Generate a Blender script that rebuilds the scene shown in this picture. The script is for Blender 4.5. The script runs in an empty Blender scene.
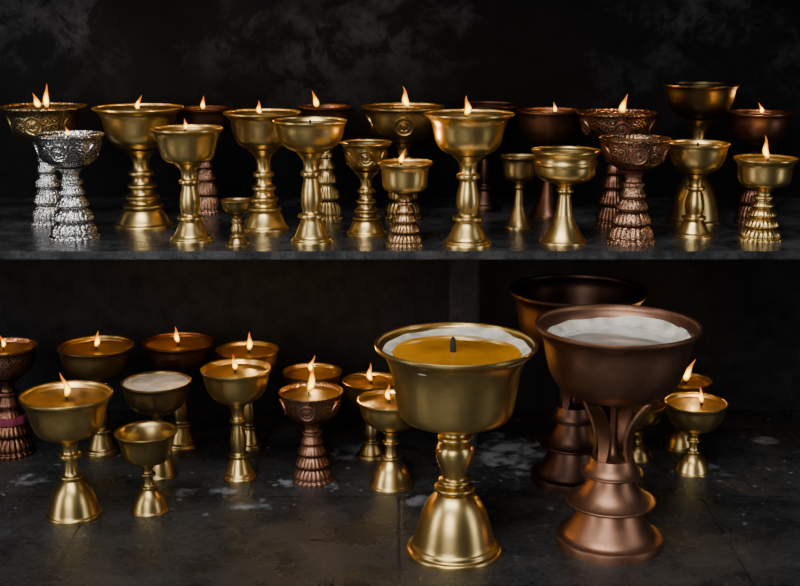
import bpy, bmesh, math, random
from mathutils import Vector
random.seed(7)
C = bpy.context.scene.collection
F = 1244.0; TH = math.radians(13.5); H = 0.68
SHELF_Z = H - 0.319; SHELF_Y = 1.556; WALL_Y = 1.99
ST, CT = math.sin(TH), math.cos(TH)

# ------------------------------------------------------------------ camera
cd = bpy.data.cameras.new('camera'); cam = bpy.data.objects.new('camera', cd); C.objects.link(cam)
cd.sensor_width = 36; cd.lens = F/800*36; cd.clip_start = 0.01
cam.location = (0, 0, H); cam.rotation_euler = (math.pi/2-TH, 0, 0)
bpy.context.scene.camera = cam

def ray(x, y):
    dx, dy = (x-400)/F, (293-y)/F
    return Vector((dx, CT+dy*ST, -ST+dy*CT))
def on_plane(x, y, z):          # -> point, depth
    d = ray(x, y); t = (z-H)/d.z
    return Vector((0, 0, H))+d*t, t
def at_depth(x, y, Y):
    d = ray(x, y); t = Y/d.y
    return Vector((0, 0, H))+d*t, t

# ------------------------------------------------------------------ materials
def nt(name):
    m = bpy.data.materials.new(name); m.use_nodes = True
    t = m.node_tree; b = t.nodes['Principled BSDF']
    return m, t, b
def N(t, kind, **kw):
    n = t.nodes.new(kind)
    for k, v in kw.items():
        if k in n.inputs: n.inputs[k].default_value = v
        else: setattr(n, k, v)
    return n
def ramp(t, fac, stops):
    r = t.nodes.new('ShaderNodeValToRGB'); e = r.color_ramp.elements
    while len(e) < len(stops): e.new(0.5)
    for i, (p, c) in enumerate(stops):
        e[i].position = p; e[i].color = (c[0], c[1], c[2], 1) if hasattr(c, '__len__') else (c, c, c, 1)
    t.links.new(fac, r.inputs[0]); return r.outputs[0]
def MA(t, op, a, b=None, c=None):
    n = t.nodes.new('ShaderNodeMath'); n.operation = op
    for i, v in enumerate((a, b, c)):
        if v is None: continue
        if isinstance(v, (int, float)): n.inputs[i].default_value = v
        else: t.links.new(v, n.inputs[i])
    return n.outputs[0]
def MIX(t, fac, a, b, blend='MIX'):
    n = t.nodes.new('ShaderNodeMix'); n.data_type = 'RGBA'; n.blend_type = blend
    for i, v in ((0, fac), (6, a), (7, b)):
        if isinstance(v, (int, float)): n.inputs[i].default_value = v
        elif isinstance(v, tuple): n.inputs[i].default_value = (*v, 1)
        else: t.links.new(v, n.inputs[i])
    return n.outputs[2]

def metal(name, col, dark, rough=0.34, grime=0.44, bump=0.012, ornate=0, worn=0.4, rv=0.12):
    m, t, b = nt(name); L = t.links.new
    tc = N(t, 'ShaderNodeTexCoord'); oi = N(t, 'ShaderNodeObjectInfo')
    off = N(t, 'ShaderNodeVectorMath', operation='ADD'); L(tc.outputs['Object'], off.inputs[0])
    cmb = N(t, 'ShaderNodeCombineXYZ'); L(oi.outputs['Random'], cmb.inputs[0]); L(oi.outputs['Random'], cmb.inputs[2])
    L(cmb.outputs[0], off.inputs[1])
    n1 = N(t, 'ShaderNodeTexNoise', Scale=18.0, Detail=6.0, Roughness=0.58); L(off.outputs[0], n1.inputs['Vector'])
    n2 = N(t, 'ShaderNodeTexNoise', Scale=150.0, Detail=4.0, Roughness=0.6); L(off.outputs[0], n2.inputs['Vector'])
    n3 = N(t, 'ShaderNodeTexNoise', Scale=40.0, Detail=5.0, Roughness=0.6, Distortion=0.4); L(off.outputs[0], n3.inputs['Vector'])
    mp = N(t, 'ShaderNodeMapping'); L(off.outputs[0], mp.inputs[0]); mp.inputs['Scale'].default_value = (60, 60, 900)   # lathe-turned and wiped scratches
    n4 = N(t, 'ShaderNodeTexNoise', Scale=1.0, Detail=2.0); L(mp.outputs[0], n4.inputs['Vector'])
    c1 = ramp(t, n1.outputs[0], [(grime-0.18, dark), (grime+0.15, col)])
    # soot and tarnish spots
    c1 = MIX(t, ramp(t, n3.outputs[0], [(0.56, 0.0), (0.78, worn)]), c1, tuple(0.5*v for v in dark))
    hs = N(t, 'ShaderNodeHueSaturation'); L(c1, hs.inputs['Color'])
    mr = N(t, 'ShaderNodeMapRange'); L(oi.outputs['Random'], mr.inputs[0]); mr.inputs[3].default_value = 0.82; mr.inputs[4].default_value = 1.10
    L(mr.outputs[0], hs.inputs['Value'])
    b.inputs['Metallic'].default_value = 1.0
    L(MA(t, 'MULTIPLY_ADD', n3.outputs[0], rv, rough-rv/2), b.inputs['Roughness'])
    hh = MA(t, 'MULTIPLY_ADD', n4.outputs[0], 0.5, n2.outputs[0])
    bp = N(t, 'ShaderNodeBump', Strength=bump, Distance=0.002); L(hh, bp.inputs['Height'])
    out = bp.outputs[0]; colout = hs.outputs[0]
    if ornate:      # chased scrolls and rosettes laid round the turned body
        s = N(t, 'ShaderNodeSeparateXYZ'); L(tc.outputs['Object'], s.inputs[0])
        ang = MA(t, 'ARCTAN2', s.outputs[1], s.outputs[0])
        cv = N(t, 'ShaderNodeCombineXYZ'); L(MA(t, 'MULTIPLY', ang, 0.036), cv.inputs[0]); L(s.outputs[2], cv.inputs[1])
        vo = N(t, 'ShaderNodeTexVoronoi', Scale=float(ornate), voronoi_dimensions='2D', Randomness=0.55); L(cv.outputs[0], vo.inputs['Vector'])
        pat = MA(t, 'MULTIPLY_ADD', MA(t, 'SINE', MA(t, 'MULTIPLY', vo.outputs['Distance'], 17.0)), 0.5, 0.5)
        b2 = N(t, 'ShaderNodeBump', Strength=0.55, Distance=0.0006); L(pat, b2.inputs['Height']); L(out, b2.inputs['Normal'])
        out = b2.outputs[0]
        colout = MIX(t, 0.9, colout, ramp(t, pat, [(0.2, 0.2), (0.45, 1.0)]), 'MULTIPLY')
    L(colout, b.inputs['Base Color']); L(out, b.inputs['Normal'])
    return m
M = {}
M['brass'] = metal('brass', (0.69, 0.475, 0.17), (0.41, 0.272, 0.092), 0.30)
M['brass_dark'] = metal('aged_brass', (0.44, 0.30, 0.112), (0.20, 0.133, 0.052), 0.32)
M['bronze'] = metal('dark_bronze', (0.115, 0.075, 0.034), (0.045, 0.03, 0.015), 0.36)  # dark bronze, deepened further for the dimness of the back row
M['bronze_foot'] = metal('brown_bronze', (0.40, 0.24, 0.11), (0.19, 0.11, 0.05), 0.33)
M['brass_shaded'] = metal('shaded_brass', (0.35, 0.236, 0.088), (0.15, 0.099, 0.039), 0.33)  # darker copy of brass: shade on the rear lamps put into the colour
M['pale_ornate'] = metal('chased_pale_brass', (0.42, 0.32, 0.17), (0.20, 0.15, 0.08), 0.32, ornate=115)
M['copper'] = metal('copper', (0.335, 0.168, 0.102), (0.15, 0.071, 0.044), 0.43, worn=0.65)
M['copper_dark'] = metal('tarnished_copper', (0.17, 0.078, 0.046), (0.065, 0.03, 0.02), 0.36)
M['copper_shaded'] = metal('shaded_copper', (0.08, 0.039, 0.026), (0.032, 0.016, 0.012), 0.42)  # copper darkened in colour to imitate the shade at the back
M['copper_ornate'] = metal('chased_copper', (0.45, 0.24, 0.147), (0.22, 0.11, 0.067), 0.30, ornate=115)
M['silver_ornate'] = metal('chased_silver', (0.76, 0.74, 0.71), (0.44, 0.43, 0.43), 0.235, ornate=115)

def wax(name, col, rough, bump, sss=0.3, k=0.6, coat=0.0, scale=70.0, lo=0.3, hi=0.65, trans=0.0):
    m, t, b = nt(name); L = t.links.new
    tc = N(t, 'ShaderNodeTexCoord'); n = N(t, 'ShaderNodeTexNoise', Scale=scale, Detail=5.0); L(tc.outputs['Object'], n.inputs['Vector'])
    L(ramp(t, n.outputs[0], [(lo, [c*k for c in col]), (hi, col)]), b.inputs['Base Color'])
    b.inputs['Roughness'].default_value = rough
    b.inputs['Transmission Weight'].default_value = trans
    b.inputs['Subsurface Weight'].default_value = sss; b.inputs['Subsurface Radius'].default_value = (0.01, 0.006, 0.003); b.inputs['Subsurface Scale'].default_value = 0.5
    b.inputs['Coat Weight'].default_value = coat; b.inputs['Coat Roughness'].default_value = 0.03
    bp = N(t, 'ShaderNodeBump', Strength=bump, Distance=0.003); L(n.outputs[0], bp.inputs['Height']); L(bp.outputs[0], b.inputs['Normal'])
    return m
M['butter'] = wax('golden_butter', (0.12, 0.055, 0.009), 0.32, 0.08, k=0.3, scale=40.0, lo=0.4, hi=0.6)
M['oil'] = wax('melted_butter', (0.86, 0.33, 0.006), 0.03, 0.0, 0.5, 0.32, 1.0, scale=8.0, lo=0.36, hi=0.62, trans=0.15)  # broad colour noise stands in for bright-to-dark shading of the liquid
M['white_wax'] = wax('white_wax', (0.70, 0.635, 0.51), 0.40, 0.4, k=0.45, scale=55.0)
M['grey_wax'] = wax('milky_wax', (0.46, 0.43, 0.37), 0.06, 0.03, k=0.55, coat=0.9, scale=18.0)
m, t, b = nt('charred_wick'); b.inputs['Roughness'].default_value = 0.9
n = N(t, 'ShaderNodeTexNoise', Scale=300.0); t.links.new(ramp(t, n.outputs[0], [(0.3, (0.004, 0.0035, 0.003)), (0.7, (0.015, 0.012, 0.01))]), b.inputs['Base Color']); M['wick'] = m
m, t, b = nt('pink_cloth'); b.inputs['Roughness'].default_value = 0.8
n = N(t, 'ShaderNodeTexNoise', Scale=120.0); t.links.new(ramp(t, n.outputs[0], [(0.3, (0.09, 0.005, 0.02)), (0.7, (0.2, 0.015, 0.05))]), b.inputs['Base Color']); M['cloth'] = m
# flame: hot yellow heart, thinner orange edge, foot and tip
m, t, b = nt('flame'); L = t.links.new
t.nodes.remove(b); em = N(t, 'ShaderNodeEmission')
tc = N(t, 'ShaderNodeTexCoord'); sp = N(t, 'ShaderNodeSeparateXYZ'); L(tc.outputs['Generated'], sp.inputs[0])
lw = N(t, 'ShaderNodeLayerWeight', Blend=0.5)
core = ramp(t, lw.outputs['Facing'], [(0.0, 1.0), (0.5, 0.0)])
hgt = ramp(t, sp.outputs[2], [(0.05, 0.0), (0.22, 1.0), (0.42, 0.7), (0.68, 0.0)])
k = MA(t, 'MULTIPLY', core, hgt)
edge = MIX(t, ramp(t, sp.outputs[2], [(0.3, 0.0), (1.0, 1.0)]), (1.0, 0.36, 0.0), (1.0, 0.19, 0.0))
L(MIX(t, k, edge, (1.0, 0.84, 0.06)), em.inputs['Color'])
L(MA(t, 'MULTIPLY_ADD', k, 8.0, 1.4), em.inputs['Strength'])
L(em.outputs[0], t.nodes['Material Output'].inputs['Surface']); M['flame'] = m

def stone(name, lo, hi, scale, rough, joints=False, p0=0.45, p1=0.7, spots=None, scrape=None, rvar=0.15, spec=0.5, bump=0.35, low=None):
    m, t, b = nt(name); L = t.links.new
    b.inputs['Specular IOR Level'].default_value = spec
    tc = N(t, 'ShaderNodeTexCoord'); ob = tc.outputs['Object']
    n = N(t, 'ShaderNodeTexNoise', Scale=scale, Detail=10.0, Roughness=0.72, Distortion=0.2); L(ob, n.inputs['Vector'])
    n2 = N(t, 'ShaderNodeTexNoise', Scale=scale*9, Detail=6.0, Roughness=0.7); L(ob, n2.inputs['Vector'])
    col = ramp(t, n.outputs[0], [(p0, lo), (p1, hi)])
    s = N(t, 'ShaderNodeSeparateXYZ'); L(ob, s.inputs[0])
    if low:           # greyer panel below the shelf
        z0, c0, c1 = low
        lc = ramp(t, n.outputs[0], [(0.36, c0), (0.68, c1)])
        col = MIX(t, MA(t, 'LESS_THAN', s.outputs[2], z0), col, lc)
    col = MIX(t, 1.0, col, ramp(t, n2.outputs[0], [(0.3, 0.5), (0.7, 1.35)]), 'MULTIPLY')
    hb = MA(t, 'MULTIPLY_ADD', n.outputs[0], 0.8, n2.outputs[0])
    if joints:
        br = N(t, 'ShaderNodeTexBrick'); L(ob, br.inputs['Vector'])
        br.inputs['Scale'].default_value = 1.0; br.inputs['Brick Width'].default_value = 0.42; br.inputs['Row Height'].default_value = 0.27
        br.inputs['Mortar Size'].default_value = 0.003; br.inputs['Mortar Smooth'].default_value = 0.7
        br.inputs['Color1'].default_value = (1, 1, 1, 1); br.inputs['Color2'].default_value = (0.8, 0.8, 0.8, 1); br.inputs['Mortar'].default_value = (0.55, 0.55, 0.55, 1)
        col = MIX(t, 1.0, col, br.outputs['Color'], 'MULTIPLY')
        hb = MA(t, 'MULTIPLY_ADD', br.outputs['Fac'], -0.25, hb)
    if scrape:        # pale scraped blotches where soot has come off the upper wall
        z0, z1, sc = scrape
        q = N(t, 'ShaderNodeTexNoise', Scale=3.6, Detail=12.0, Roughness=0.70); L(ob, q.inputs['Vector'])
        q2 = N(t, 'ShaderNodeTexNoise', Scale=15.0, Detail=12.0, Roughness=0.72, Distortion=0.4); L(ob, q2.inputs['Vector'])
        zr = ramp(t, MA(t, 'MULTIPLY_ADD', s.outputs[2], 1/(z1-z0), -z0/(z1-z0)), [(0.0, 0.03), (0.35, 0.4), (0.55, 1.0), (0.78, 0.8), (1.0, 0.25)])
        mk = MA(t, 'MULTIPLY', ramp(t, q.outputs[0], [(0.47, 0.0), (0.62, 1.0)]), ramp(t, q2.outputs[0], [(0.46, 0.08), (0.53, 0.7), (0.62, 1.0)]))
        # fine wiped scratches
        sm = N(t, 'ShaderNodeMapping'); L(ob, sm.inputs[0]); sm.inputs['Scale'].default_value = (9, 1, 70); sm.inputs['Rotation'].default_value = (0, 0.5, 0)
        sn = N(t, 'ShaderNodeTexNoise', Scale=1.0, Detail=5.0, Roughness=0.6); L(sm.outputs[0], sn.inputs['Vector'])
        mk = MA(t, 'MAXIMUM', mk, MA(t, 'MULTIPLY', ramp(t, sn.outputs[0], [(0.62, 0.0), (0.70, 0.5)]), ramp(t, q.outputs[0], [(0.44, 0.0), (0.6, 1.0)])))
        col = MIX(t, MA(t, 'MULTIPLY', mk, zr), col, sc)
    if spots:                                  # spilled, hardened wax, plus a pale wet sheen put into the colour
        acc = None
        nd = N(t, 'ShaderNodeTexNoise', Scale=27.0, Detail=10.0, Roughness=0.64, Distortion=0.3); L(ob, nd.inputs['Vector'])
        for (x, y, rx, ry, w) in spots:
            mp = N(t, 'ShaderNodeMapping', vector_type='POINT'); L(ob, mp.inputs[0])
            mp.inputs['Scale'].default_value = (1/rx, 1/ry, 0); mp.inputs['Location'].default_value = (-x/rx, -y/ry, 0)
            ln = N(t, 'ShaderNodeVectorMath', operation='LENGTH'); L(mp.outputs[0], ln.inputs[0])
            sm = N(t, 'ShaderNodeMapRange'); L(ln.outputs['Value'], sm.inputs[0]); sm.inputs[1].default_value = 1.5; sm.inputs[2].default_value = 0.4; sm.inputs[4].default_value = w
            acc = sm.outputs[0] if acc is None else MA(t, 'MAXIMUM', acc, sm.outputs[0])
        v = MA(t, 'ADD', nd.outputs[0], MA(t, 'MULTIPLY_ADD', acc, 0.34, -0.34))
        mask = ramp(t, v, [(0.42, 0.0), (0.48, 0.25), (0.56, 0.8)])
        col = MIX(t, mask, col, (0.19, 0.20, 0.215))
        nf = N(t, 'ShaderNodeTexNoise', Scale=60.0, Detail=3.0, Roughness=0.5); L(ob, nf.inputs['Vector'])
        back = N(t, 'ShaderNodeMapRange'); L(s.outputs[1], back.inputs[0]); back.inputs[1].default_value = 1.38; back.inputs[2].default_value = 1.6
        col = MIX(t, MA(t, 'MULTIPLY', ramp(t, nf.outputs[0], [(0.66, 0.0), (0.70, 0.5)]), back.outputs[0]), col, (0.19, 0.195, 0.205))
    L(col, b.inputs['Base Color'])
    rr = N(t, 'ShaderNodeMapRange'); L(n.outputs[0], rr.inputs[0]); rr.inputs[1].default_value = 0.35; rr.inputs[2].default_value = 0.65
    rr.inputs[3].default_value = rough-rvar; rr.inputs[4].default_value = rough+rvar; L(rr.outputs[0], b.inputs['Roughness'])
    bp = N(t, 'ShaderNodeBump', Strength=bump, Distance=0.006); L(hb, bp.inputs['Height']); L(bp.outputs[0], b.inputs['Normal'])
    return m
def fl(x, y): p, _ = on_plane(x, y, 0); return p.x, p.y
sp = []
for (x, y, rx, ry, w) in [(512, 455, 0.08, 0.13, 1.0), (700, 470, 0.07, 0.04, 0.98), (310, 484, 0.08, 0.03, 0.94), (185, 492, 0.10, 0.03, 0.94), (600, 475, 0.06, 0.05, 0.9), (765, 440, 0.05, 0.03, 0.8), (30, 480, 0.06, 0.03, 0.86), (420, 500, 0.07, 0.03, 0.88), (345, 450, 0.07, 0.06, 0.88), (250, 505, 0.06, 0.02, 0.85)]:  # first spot is wax widened to paint the wet sheen between large lamps
    q = fl(x, y); sp.append((q[0], q[1], rx, ry, w))
M['floor'] = stone('damp_stone_floor', (0.0125, 0.0125, 0.0127), (0.040, 0.0395, 0.039), 13.0, 0.31, joints=True, spots=sp, p0=0.33, spec=0.4, rvar=0.14, bump=0.45)
M['wall'] = stone('sooty_wall', (0.0016, 0.0017, 0.0020), (0.005, 0.0052, 0.006), 4.2, 0.6, p0=0.4, p1=0.75, scrape=(0.42, 0.80, (0.040, 0.042, 0.050)), spec=0.06, bump=0.2, low=(0.355, (0.0065, 0.0068, 0.0078), (0.015, 0.0156, 0.0173)))
M['shade_slab'] = stone('shade_slab_stone', (0.0016, 0.0016, 0.0019), (0.006, 0.0061, 0.0068), 4.2, 0.7, spec=0.06)
M['shelf'] = stone('blackened_slab', (0.008, 0.0081, 0.0086), (0.048, 0.048, 0.049), 14.0, 0.25, p0=0.36, p1=0.70, spec=0.4, bump=0.12)
M['post'] = stone('blackened_post', (0.016, 0.016, 0.018), (0.034, 0.034, 0.037), 12.0, 0.5, spec=0.1)

# ------------------------------------------------------------------ mesh helpers
def link(name, bm, mat, parent=None, sharp=38):
    me = bpy.data.meshes.new(name)
    bmesh.ops.recalc_face_normals(bm, faces=bm.faces[:])
    bm.to_mesh(me); bm.free(); me.materials.append(M[mat])
    me.shade_smooth(); me.set_sharp_from_angle(angle=math.radians(sharp))
    o = bpy.data.objects.new(name, me); C.objects.link(o)
    if parent: o.parent = parent
    return o
def chaikin(p, it=2):
    for _ in range(it):
        q = [p[0]]
        for a, b in zip(p, p[1:]):
            q.append((a[0]*.75+b[0]*.25, a[1]*.75+b[1]*.25)); q.append((a[0]*.25+b[0]*.75, a[1]*.25+b[1]*.75))
        q.append(p[-1]); p = q
    return p
def lathe(prof, seg=56, mod=None, off=(0, 0), dz=None):
    bm = bmesh.new(); rings = []
    for i, (r, z) in enumerate(prof):
        if r < 1e-6: rings.append([bm.verts.new((off[0], off[1], z))])
        else:
            ring = []
            for k in range(seg):
                a = 2*math.pi*k/seg; rr = r*(mod(a, i, r, z) if mod else 1)
                ring.append(bm.verts.new((off[0]+rr*math.cos(a), off[1]+rr*math.sin(a), z+(dz(a, i) if dz else 0))))
            rings.append(ring)
    for a, b in zip(rings, rings[1:]):
        if len(a) == 1 and len(b) == 1: continue
        for k in range(seg):
            k2 = (k+1) % seg
            if len(a) == 1: bm.faces.new((a[0], b[k], b[k2]))
            elif len(b) == 1: bm.faces.new((a[k], b[0], a[k2]))
            else: bm.faces.new((a[k], b[k], b[k2], a[k2]))
    return bm
def box(name, x0, x1, y0, y1, z0, z1, mat, parent=None, bev=0.0):
    bm = bmesh.new(); bmesh.ops.create_cube(bm, size=1)
    for v in bm.verts: v.co = Vector(((x0+x1)/2+v.co.x*(x1-x0), (y0+y1)/2+v.co.y*(y1-y0), (z0+z1)/2+v.co.z*(z1-z0)))
    if bev: bmesh.ops.bevel(bm, geom=bm.edges[:], offset=bev, segments=2, affect='EDGES')
    return link(name, bm, mat, parent)
def structure(o): o['kind'] = 'structure'; return o

# ------------------------------------------------------------------ setting
structure(box('floor', -2.2, 2.2, -0.6, WALL_Y+0.1, -0.06, 0, 'floor'))
structure(box('wall_back', -2.2, 2.2, WALL_Y, WALL_Y+0.1, 0, 1.5, 'wall'))
structure(box('shade_slab', -2.2, 2.2, 1.56, WALL_Y, 0.80, 0.84, 'shade_slab'))  # unseen slab added overhead to keep light off the back rows and wall
sh = bpy.data.objects.new('shelf', None); C.objects.link(sh); sh.location = (0, WALL_Y, 0)
sh['label'] = 'long blackened stone shelf slab carrying the upper rows of lamps'; sh['category'] = 'shelf'
def shp(*a, **k):
    o = box(*a, **k); o.parent = sh; o.matrix_parent_inverse.identity()
    for v in o.data.vertices: v.co.y -= WALL_Y
    return o
shp('slab', -2.2, 2.2, SHELF_Y, WALL_Y, SHELF_Z-0.011, SHELF_Z, 'shelf', bev=0.0015)
pp = at_depth(465, 300, 1.80)[0].x
for xx in (pp, pp-1.2, pp+1.2):
    shp('post', xx-0.022, xx+0.022, 1.80, 1.85, 0, SHELF_Z-0.011, 'post', bev=0.003)

# ------------------------------------------------------------------ lamps
CUPS = {   # (height share, share of rim radius)
 'flare': [(0, .30), (.02, .40), (.08, .54), (.2, .67), (.36, .74), (.55, .775), (.74, .81), (.85, .86), (.92, .93), (.955, .995), (.97, 1.0), (1, 1.0)],
 'hemi':  [(0, .25), (.02, .42), (.1, .60), (.25, .76), (.45, .86), (.65, .91), (.8, .93), (.9, .96), (.95, 1.0), (1, 1.0)],
 'deep':  [(0, .22), (.015, .40), (.07, .58), (.18, .72), (.35, .81), (.55, .86), (.72, .885), (.84, .91), (.92, .96), (.955, 1.0), (1, 1.0)],
 'band':  [(0, .30), (.015, .46), (.06, .64), (.14, .77), (.25, .84), (.4, .865), (.55, .87), (.565, .905), (.575, .915), (.65, .915), (.66, .905), (.675, .87), (.84, .88), (.92, .95), (.955, 1.0), (1, 1.0)],
 'drum':  [(0, .34), (.015, .52), (.06, .68), (.14, .77), (.28, .81), (.6, .83), (.78, .85), (.88, .91), (.94, 1.0), (1, 1.0)],
 'steep': [(0, .34), (.02, .50), (.08, .64), (.2, .73), (.4, .79), (.6, .83), (.8, .89), (.9, .95), (.95, 1.0), (1, 1.0)],
 'big':   [(0, .28), (.008, .50), (.03, .62), (.075, .685), (.16, .72), (.3, .745), (.5, .775), (.66, .805), (.8, .85), (.90, .915), (.945, .985), (.965, 1.0), (1, 1.0)],
}
FEET = {   # (height share, share of foot radius): foot, then stem
 'baluster': ([(0, 1), (.045, 1), (.055, .93), (.075, .91), (.085, .80), (.15, .69), (.22, .58), (.27, .48), (.28, .46)],
              [(.28, .46), (.288, .60), (.295, .62), (.325, .62), (.332, .60), (.345, .42), (.37, .40), (.46, .49), (.58, .46), (.68, .36), (.735, .33), (.745, .46), (.752, .48), (.785, .48), (.792, .46), (.805, .34), (.88, .34), (.94, .44), (1, .68)]),
 'bell':     ([(0, 1), (.04, 1), (.05, .93), (.12, .88), (.24, .78), (.34, .64), (.42, .46), (.47, .32)],
              [(.47, .30), (.476, .40), (.482, .42), (.508, .42), (.514, .40), (.525, .27), (.62, .23), (.72, .24), (.732, .37), (.74, .39), (.775, .39), (.783, .37), (.795, .24), (.9, .27), (.96, .42), (1, .62)]),
 'cone':     ([(0, 1), (.035, 1), (.05, .94), (.12, .80), (.24, .62), (.36, .48), (.46, .38)],
              [(.46, .38), (.6, .32), (.74, .27), (.82, .25), (.832, .34), (.84, .36), (.87, .36), (.88, .34), (.895, .26), (.95, .34), (1, .6)]),
 'tier':     ([(0, 1), (.05, 1), (.06, .88), (.10, .92), (.17, .86), (.23, .70), (.25, .60)],
              [(.25, .60), (.258, .78), (.30, .81), (.38, .70), (.43, .54), (.445, .46), (.452, .64), (.49, .67), (.56, .56), (.60, .44), (.615, .38), (.622, .52), (.66, .54), (.72, .42), (.76, .34), (.767, .45), (.775, .46), (.81, .46), (.82, .44), (.835, .32), (.91, .33), (.96, .44), (1, .66)]),
 'rings':    ([(0, 1), (.05, 1), (.06, .90), (.12, .84), (.2, .72), (.25, .60)],
              [(.25, .58), (.257, .69), (.263, .71), (.288, .71), (.295, .69), (.31, .53), (.36, .48), (.368, .58), (.375, .60), (.402, .60), (.41, .58), (.425, .44), (.50, .37), (.508, .48), (.515, .50), (.542, .50), (.55, .48), (.565, .34), (.66, .30), (.668, .42), (.675, .44), (.71, .44), (.718, .42), (.735, .28), (.84, .28), (.92, .36), (1, .66)]),
 'bigbell':  ([(0, 1), (.03, 1), (.042, .97), (.048, .91), (.075, .90), (.085, .85), (.16, .80), (.26, .73), (.35, .63), (.42, .50), (.46, .38), (.475, .31)],
              [(.475, .29), (.48, .40), (.486, .42), (.503, .42), (.509, .40), (.518, .28), (.535, .26), (.54, .32), (.546, .335), (.558, .335), (.564, .32), (.572, .25), (.60, .26), (.66, .325), (.72, .385), (.77, .40), (.81, .37), (.838, .29), (.85, .24), (.857, .34), (.864, .36), (.88, .36), (.887, .34), (.897, .25), (.95, .28), (1, .46)]),
 'pagoda':   ([(0, 1), (.055, 1), (.062, .97), (.068, .85), (.13, .74), (.2, .62), (.26, .55), (.285, .53)],
              [(.285, .53), (.288, .79), (.291, .83), (.306, .83), (.309, .78), (.34, .62), (.40, .49), (.46, .41), (.485, .39), (.487, .55), (.490, .58), (.502, .58), (.505, .54), (.54, .45), (.585, .41), (.60, .39), (.615, .12), (.70, .075), (.9, .07), (.97, .12), (1, .36)]),
}
def interp(prof, u):
    for (a, ra), (b, rb) in zip(prof, prof[1:]):
        if u <= b: return ra+(rb-ra)*(u-a)/max(1e-6, b-a)
    return prof[-1][1]

def bracket(path, ang, wid, thick):
    """flat curved strap rising in the radial plane at angle ang; path = [(r, z)]"""
    bm = bmesh.new(); rows = []
    ca, sa = math.cos(ang), math.sin(ang)
    for i, (r, z) in enumerate(path):
        w = wid[i]/2
        row = []
        for rr, ss in ((r-thick/2, -w), (r+thick/2, -w), (r+thick/2, w), (r-thick/2, w)):
            row.append(bm.verts.new((rr*ca-ss*sa, rr*sa+ss*ca, z)))
        rows.append(row)
    for a, b in zip(rows, rows[1:]):
        for k in range(4): bm.faces.new((a[k], a[(k+1) % 4], b[(k+1) % 4], b[k]))
    bm.faces.new(rows[0]); bm.faces.new(rows[-1])
    return bm

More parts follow.
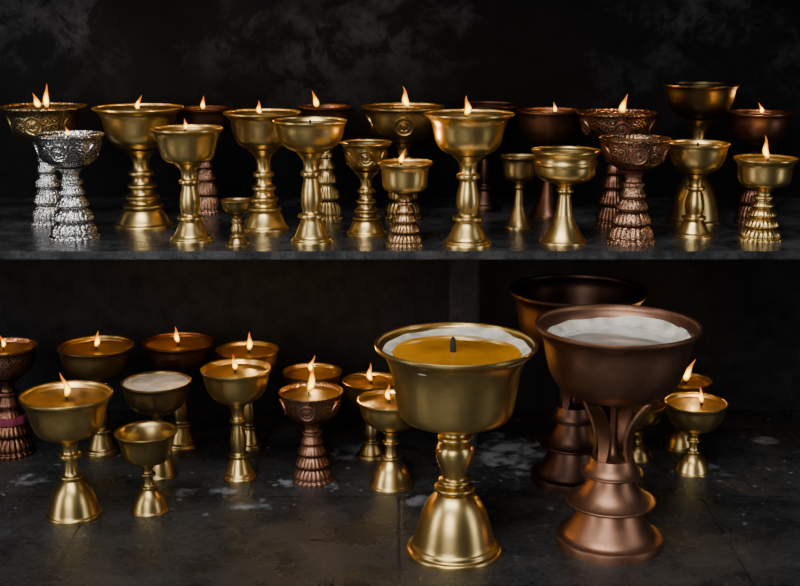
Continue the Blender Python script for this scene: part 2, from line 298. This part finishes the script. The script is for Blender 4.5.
def lamp(rim, yc, yb, wb, cup, foot, cmat, fmat, label, group, plane=0.0, fill='butter', level=0.86, flame=0, fx=None, wick=True, medal=0, name='butter_lamp', crust=None, rise=0.13, spin=0.25, rag=1.0):
    rx, ry, rw = rim
    p, t0 = on_plane(rx, yb, plane)
    rb = wb/2*t0/F
    Y = p.y+rb
    top, t1 = at_depth(rx, ry, Y)
    R = rw/2*t1/F; s = t1/F
    zc = at_depth(rx, yc, Y)[0].z-plane; zr = top.z-plane
    root = bpy.data.objects.new(name, None); C.objects.link(root); root.empty_display_size = 0.02
    root.location = (top.x, Y, plane); root.rotation_euler = (0, 0, random.uniform(-spin, spin))
    root['label'] = label; root['category'] = 'butter lamp'; root['group'] = group
    fo, st = FEET[foot]
    petal = None
    if foot == 'tier':
        petal = lambda a, i, r, z: 1+(0.055*abs(math.sin(11*a))-0.04)*min(1.0, (r/(rb*0.8))**2)
    it = 1 if foot == 'pagoda' else 2
    pf = chaikin([(r*rb, v*zc) for v, r in fo], it)
    link('foot', lathe([(0, 0)]+pf+[(0, pf[-1][1])], 132 if petal else 64, petal), fmat, root)
    ps = chaikin([(r*rb, v*zc) for v, r in st], it)
    link('stem', lathe([(0, ps[0][1])]+ps+[(0, ps[-1][1])], 132 if petal else 64, petal), fmat, root)
    hc = zr-zc; th = 0.0014+0.022*R
    prof = [(u, r) for u, r in CUPS[cup]]
    po = chaikin([(r*R, zc+u*hc) for u, r in prof], 2)
    lip = [(R-th*0.3, zr+th*0.25), (R-th*0.8, zr+th*0.2)]
    inn = [(max(0.002, r*R-th*1.1), zc+u*hc) for u, r in reversed(prof) if u > 0.28]
    link('cup', lathe([(0, zc)]+po+lip+chaikin(inn, 1)+[(0, inn[-1][1]-0.0005)], 72), cmat, root)
    for k in range(medal):      # embossed roundels round the bowl
        a = -math.pi/2+2*math.pi*k/medal
        u = 0.52; r0 = interp(prof, u)*R; r1 = interp(prof, u+0.22)*R; r2 = interp(prof, u-0.22)*R
        slope = math.atan2(r1-r2, 0.44*hc)
        mr = hc*0.28; e = 0.0009
        mp = [(0, e), (mr*.25, e), (mr*.38, e*.2), (mr*.5, e*.9), (mr*.62, e*.2), (mr*.78, e*.3), (mr*.88, e*1.3), (mr*1.0, e), (mr*1.04, -0.002), (0, -0.002)]
        bm = lathe(mp, 32, lambda aa, i, r, z: 1+(0.12*math.cos(8*aa) if 2 <= i <= 4 else 0))
        n = Vector((math.cos(a)*math.cos(slope), math.sin(a)*math.cos(slope), -math.sin(slope)))
        q = n.to_track_quat('Z', 'Y')
        base = Vector((math.cos(a)*r0, math.sin(a)*r0, zc+u*hc))
        for v in bm.verts:
            v.co = base+(q @ v.co)
            d = (v.co-base).dot(Vector((-math.sin(a), math.cos(a), 0)))
            v.co -= Vector((math.cos(a), math.sin(a), 0))*(r0-math.sqrt(max(0, r0*r0-d*d)))
        link('medallion', bm, 'silver_ornate' if 'silver' in cmat else ('brass_dark' if ('brass' in cmat or 'pale' in cmat) else 'copper'), root)
    rbz = zc+level*hc; ri = interp(prof, level)*R-th*1.25
    ri = max(ri, 0.004)
    if fill:
        bp = [(0, rbz), (ri*.5, rbz), (ri*.9, rbz-0.0003), (ri, rbz+0.0006), (ri, rbz-0.004), (0, rbz-0.004)]
        if crust:
            ci = ri*crust
            bp = [(0, rbz), (ci*.5, rbz), (ci*1.01, rbz), (ci*1.01, rbz-0.006), (0, rbz-0.006)]
            rnd = [random.uniform(0, 6.28) for _ in range(6)]
            def wob(a, i, r, z): return 1 if i in (0, 9) or r > ri*0.985 else 1+rag*(0.010*math.sin(3*a+rnd[0])+0.008*math.sin(7*a+rnd[1])+0.005*math.sin(13*a+rnd[2])+0.004*math.sin(23*a+rnd[5]))
            def wz(a, i): return rag*(0.0012*math.sin(2*a+rnd[3])+0.0005*math.sin(5*a+rnd[4])+0.0003*math.sin(13*a+rnd[5]))*(1.0 if i in (5, 6) else 0.2 if i == 4 else 0)
            uu = min(0.955, level+rise); rt = interp(prof, uu)*R-th*1.2
            um = (level+uu)/2; rm = interp(prof, um)*R-th*1.2
            cp = [(ci*.965, rbz-0.006), (ci*.97, rbz+0.0004), (ci*1.0, rbz+0.0010), (ri-0.0016, rbz+0.0018), (rm-0.0009, zc+um*hc), (rt-0.0005, zc+uu*hc-0.0015), (rt, zc+uu*hc-0.0017), (ri, rbz-0.002), (ri*.98, rbz-0.006), (ci*.965, rbz-0.006)]
            link('wax_crust', lathe(cp, 144, wob, dz=wz), 'white_wax', root)['label'] = 'coating of hardened cream white wax inside the rim'
        link('butter', lathe(bp, 64), fill, root)
    if wick:
        for n_, fxx in enumerate(fx if isinstance(fx, tuple) else (fx,)):
            ox = 0.0 if fxx is None else (fxx-rx)*s
            ox = max(-ri*.8, min(ri*.8, ox))
            wr = 0.0014 if R < 0.08 else 0.0034
            wh = (zr-rbz)*0.35+3.5*s if R < 0.08 else 15*s
            wk = link('wick', lathe([(0, rbz-0.002), (wr, rbz-0.002), (wr*1.1, rbz+wh*.3), (wr*.95, rbz+wh*.85), (wr*.6, rbz+wh), (0, rbz+wh)], 12, off=(ox, 0)), 'wick', root)
            if flame:
                fh = flame*s*random.uniform(0.9, 1.15)*(1 if n_ == 0 else 0.7); fw = max(2.1, min(3.7, 0.17*flame))*s*random.uniform(0.85, 1.15)
                z0 = rbz+wh*0.6; lean = random.uniform(-0.38, 0.38); curl = random.uniform(-0.10, 0.10)
                fp = [(0, 0), (.4, .02), (.8, .11), (1, .24), (.88, .40), (.6, .57), (.34, .72), (.15, .87), (0, 1)]
                bm = lathe([(r*fw, z*fh) for r, z in chaikin(fp, 2)], 24)
                for v in bm.verts:
                    u = v.co.z/fh
                    v.co.x += lean*fh*u*u+ox+curl*fh*math.sin(u*5); v.co.z += z0
                link('flame', bm, 'flame', wk)
                l = bpy.data.lights.new('flame_light', 'POINT'); l.energy = 0.0085*flame; l.color = (1, 0.50, 0.12); l.shadow_soft_size = 0.003
                lo = bpy.data.objects.new('flame_light', l); C.objects.link(lo); lo.parent = wk
                lo.location = (ox+lean*fh, 0, z0+fh+0.0045)
    return root

UP = 'butter lamps on the shelf'; LO = 'butter lamps on the floor under the shelf'; BG = 'large lamps at the front'
Z = SHELF_Z
def U(*a, **k): return lamp(*a, group=UP, plane=Z, **k)
def D(*a, **k): return lamp(*a, group=LO, plane=0.0, **k)
# upper shelf, back row
U((486, 104, 72), 138, 212, 34, 'hemi', 'baluster', 'copper_shaded', 'copper_shaded', wick=False, label='dark copper bowl, unlit, its rim showing behind the largest brass lamp of the shelf')
U((43, 106, 86), 141, 228, 38, 'flare', 'tier', 'pale_ornate', 'silver_ornate', flame=23, fx=(47, 38), medal=5, spin=0.1, label='engraved bowl with two flames on a silver foot, behind the chased silver lamp')
U((138, 107, 90), 149, 232, 58, 'flare', 'rings', 'brass', 'brass', flame=16, label='wide lit brass lamp behind and right of the silver lamp, broad ringed foot')
U((203, 108, 62), 140, 216, 30, 'hemi', 'tier', 'copper_shaded', 'copper_ornate', flame=13, label='dark copper lit lamp half hidden behind the brass lamp with a tiny flame, ribbed foot')
U((262, 112, 78), 149, 235, 48, 'flare', 'rings', 'brass', 'brass', flame=15, fx=260, label='lit brass lamp behind the tiny brass cup, with stacked rings down its stem')
U((325, 106, 56), 138, 223, 34, 'hemi', 'tier', 'copper_shaded', 'brass_dark', flame=17, fx=316, label='dark lit lamp hidden behind the tall unlit brass lamp, ribbed foot showing')
U((403, 106, 84), 142, 222, 40, 'hemi', 'tier', 'brass_dark', 'brass_dark', flame=22, fx=408, medal=5, spin=0.1, label='lit bowl embossed with roundels, behind the small brass lamp with tiered stem')
U((550, 110, 68), 148, 219, 34, 'hemi', 'cone', 'copper_dark', 'copper_dark', flame=10, fx=555, label='dark copper lit bowl behind the brass lamp with smooth cone foot')
U((617, 112, 80), 142, 229, 36, 'hemi', 'tier', 'copper_ornate', 'copper_dark', flame=20, fx=623, medal=5, spin=0.1, label='lit copper bowl with embossed roundels behind the unlit chased copper lamp')
U((701, 84, 74), 119, 228, 56, 'hemi', 'bell', 'bronze', 'brass_dark', wick=False, label='tallest dark bronze lamp, unlit, standing up above the back row on the right')
U((759, 112, 66), 145, 226, 36, 'hemi', 'tier', 'copper_dark', 'copper_dark', flame=10, fx=761, label='dark copper lit bowl at the right end of the back row on the shelf')
# upper shelf, front row
U((68, 134, 71), 167, 243, 50, 'hemi', 'tier', 'silver_ornate', 'silver_ornate', flame=9, fx=68, fill='grey_wax', medal=5, spin=0.1, label='chased silver lamp with a tiny flame, leftmost in the front row')
U((187, 128, 72), 163, 246, 43, 'steep', 'baluster', 'brass', 'brass', flame=11, fx=185, label='brass lamp with a tiny flame, between the silver lamp and the tiny cup')
U((236, 200, 32), 214, 248, 25, 'hemi', 'baluster', 'brass_dark', 'brass_dark', wick=False, label='tiny brass cup, the smallest lamp on the shelf')
U((310, 120, 74), 152, 248, 43, 'hemi', 'baluster', 'brass', 'brass', label='tall unlit brass lamp with slim vase stem, right of the tiny cup')
U((366, 142, 53), 171, 239, 40, 'flare', 'rings', 'brass', 'brass', medal=5, spin=0.1, wick=False, label='small unlit brass lamp with roundels, left of the small lit one with tiered stem')
U((405, 162, 56), 192, 249, 38, 'drum', 'tier', 'brass', 'bronze_foot', flame=15, fx=401, label='small lit brass cup on a darker ribbed tiered foot, middle of the front row')
U((469, 113, 91), 155, 251, 50, 'flare', 'baluster', 'brass', 'brass', flame=22, fx=466, label='largest lit brass lamp of the shelf front row, flared rim, vase stem')
U((520, 156, 40), 180, 230, 30, 'drum', 'cone', 'brass_dark', 'brass_dark', wick=False, label='narrow unlit brass cup set back between the largest lamp and the cone-footed one')
U((566, 150, 70), 182, 247, 48, 'band', 'cone', 'brass', 'brass', wick=False, label='unlit brass lamp with a band round its cup and smooth cone foot')
U((635, 138, 72), 169, 247, 49, 'hemi', 'tier', 'copper_ornate', 'copper_ornate', medal=5, spin=0.1, wick=False, label='unlit chased copper lamp with ribbed tiered foot in the front row')
U((698, 143, 63), 173, 241, 40, 'hemi', 'baluster', 'brass', 'brass', label='unlit brass lamp in front of the tallest bronze lamp')
U((766, 158, 64), 186, 244, 44, 'drum', 'tier', 'brass', 'brass', flame=24, fx=768, label='lit brass lamp with stacked tiers, rightmost in the front row')
# under the shelf
b0 = D((4, 346, 66), 377, 461, 46, 'hemi', 'tier', 'copper_ornate', 'copper_dark', flame=14, fx=3, label='chased copper lamp with a dark pink cloth band, cut off by the left edge')
D((96, 345, 76), 379, 459, 37, 'hemi', 'baluster', 'brass_shaded', 'brass_shaded', flame=17, label='lit brass lamp behind the biggest left lamp, near the copper one at the edge')
D((66, 394, 92), 436, 526, 57, 'steep', 'bell', 'brass', 'brass', flame=27, label='big lit brass lamp with straight cup, nearest the front on the left')
D((178, 341, 72), 372, 453, 34, 'hemi', 'baluster', 'copper_dark', 'brass_shaded', flame=18, label='dark copper lit lamp behind the lamp brimming with white wax')
D((156, 381, 70), 412, 482, 36, 'hemi', 'bell', 'brass_dark', 'brass_dark', fill='white_wax', level=0.93, wick=False, label='lamp filled to the brim with white wax, unlit, behind the small unlit brass lamp')
D((146, 431, 63), 462, 518, 39, 'steep', 'bell', 'brass_dark', 'brass_dark', fill=None, wick=False, label='small empty brass lamp in front of the lamp brimming with white wax')
D((236, 368, 70), 402, 485, 34, 'hemi', 'baluster', 'brass', 'brass', flame=18, fx=235, label='lit brass lamp on slim stem, in front of its twin, left of the copper lamp')
D((247, 349, 64), 378, 453, 28, 'hemi', 'baluster', 'brass_shaded', 'brass_shaded', flame=18, fx=249, label='lit brass lamp half hidden behind another, near the back wall')
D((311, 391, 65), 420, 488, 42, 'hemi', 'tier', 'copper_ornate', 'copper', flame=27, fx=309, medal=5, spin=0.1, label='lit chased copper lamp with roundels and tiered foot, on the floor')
D((312, 371, 60), 398, 458, 32, 'hemi', 'baluster', 'brass_shaded', 'brass_shaded', flame=18, label='lit brass lamp directly behind the chased copper lamp on the floor')
D((371, 380, 58), 406, 462, 32, 'hemi', 'baluster', 'brass_shaded', 'brass_shaded', flame=20, label='lit brass lamp behind the bell-footed lamp left of the huge brass one')
D((391, 399, 68), 428, 494, 46, 'hemi', 'bell', 'brass', 'brass', flame=19, fx=389, label='lit bell-footed brass lamp just left of the huge brass lamp')
D((696, 402, 63), 430, 478, 37, 'hemi', 'bell', 'brass', 'brass', flame=17, fx=702, label='lit bell-footed brass lamp, rightmost on the floor')
D((684, 380, 56), 406, 453, 32, 'hemi', 'bell', 'brass_shaded', 'brass_shaded', flame=25, fx=686, label='lit brass lamp behind the rightmost bell-footed one on the floor')
D((640, 404, 50), 426, 464, 32, 'hemi', 'bell', 'brass_dark', 'brass_dark', wick=False, label='brass lamp mostly hidden behind the big front copper lamp')
# pink band round the stem of the edge lamp
link('cloth_band', lathe([(.018, .050), (.0245, .050), (.0250, .054), (.0242, .059), (.0225, .062), (.017, .063)], 72, lambda a, i, r, z: 1+0.03*math.sin(9*a)), 'cloth', b0)['label'] = 'dark pink cloth band'
# big ones
big = lamp((456, 343, 163), 420, 573, 99, 'big', 'bigbell', 'brass', 'brass', label='huge brass lamp with melted yellow butter and black wick, at the front', group=BG, fill='oil', level=0.885, crust=0.95, rise=0.07, fx=453, rag=1.6)
def prongs(root, mat, zc, hc, rb):
    for k in range(4):
        a = math.pi/4+math.pi/2*k
        path = chaikin([(rb*.36, zc*.58), (rb*.30, zc*.68), (rb*.34, zc*.80), (rb*.52, zc*.92), (rb*.72, zc*1.0+hc*.025), (rb*.86, zc+hc*.065)], 2)
        n = len(path); wid = [rb*(0.11+0.17*math.sin(min(1, i/(n-1)*0.9)*math.pi)) for i in range(n)]
        link('bracket', bracket(path, a, wid, 0.0042), mat, root)
for d, mt, lb, fi in ((dict(rim=(618, 324, 165), yc=397, yb=566, wb=111), 'copper', 'large copper lamp with white wax inside, on bracketed tiered foot, front right', 'grey_wax'),
                  (dict(rim=(578, 289, 138), yc=354, yb=495, wb=84), 'copper_shaded', 'large dark copper lamp standing behind the front copper one, close under the shelf', None)):
    o = lamp(d['rim'], d['yc'], d['yb'], d['wb'], 'deep', 'pagoda', mt, mt, label=lb, group=BG, fill=fi, level=0.73, crust=0.88, rise=0.15, wick=False, spin=0.1, rag=1.2)
    p, t0 = on_plane(d['rim'][0], d['yb'], 0); rb = d['wb']/2*t0/F
    zc = at_depth(d['rim'][0], d['yc'], p.y+rb)[0].z; zr = at_depth(d['rim'][0], d['rim'][1], p.y+rb)[0].z
    prongs(o, mt, zc, zr-zc, rb)

# ------------------------------------------------------------------ light
def area(name, loc, to, sx, sy, e, col):
    l = bpy.data.lights.new(name, 'AREA'); l.shape = 'RECTANGLE'; l.size = sx; l.size_y = sy; l.energy = e; l.color = col
    o = bpy.data.objects.new(name, l); C.objects.link(o); o.location = loc
    o.rotation_euler = (Vector(to)-Vector(loc)).to_track_quat('-Z', 'Y').to_euler()
area('sky_light', (-0.4, 0.35, 2.2), (0, 1.55, 0.3), 1.6, 0.85, 58, (0.94, 0.97, 1))
area('daylight', (-0.8, -1.3, 1.2), (0, 1.6, 0.25), 1.2, 1.4, 46, (0.97, 0.985, 1))
area('left_edge_light', (-2.0, 0.6, 0.7), (0, 1.6, 0.3), 0.35, 1.5, 14, (1, 0.98, 0.95))  # strip light added on the left for bright edges on the metal
area('right_edge_light', (2.0, 0.5, 0.7), (0, 1.6, 0.3), 0.35, 1.5, 9, (0.95, 0.97, 1))  # matching weaker strip added on the right for rim highlights
w = bpy.data.worlds.new('world'); bpy.context.scene.world = w; w.use_nodes = True
w.node_tree.nodes['Background'].inputs[0].default_value = (0.023, 0.025, 0.028, 1)
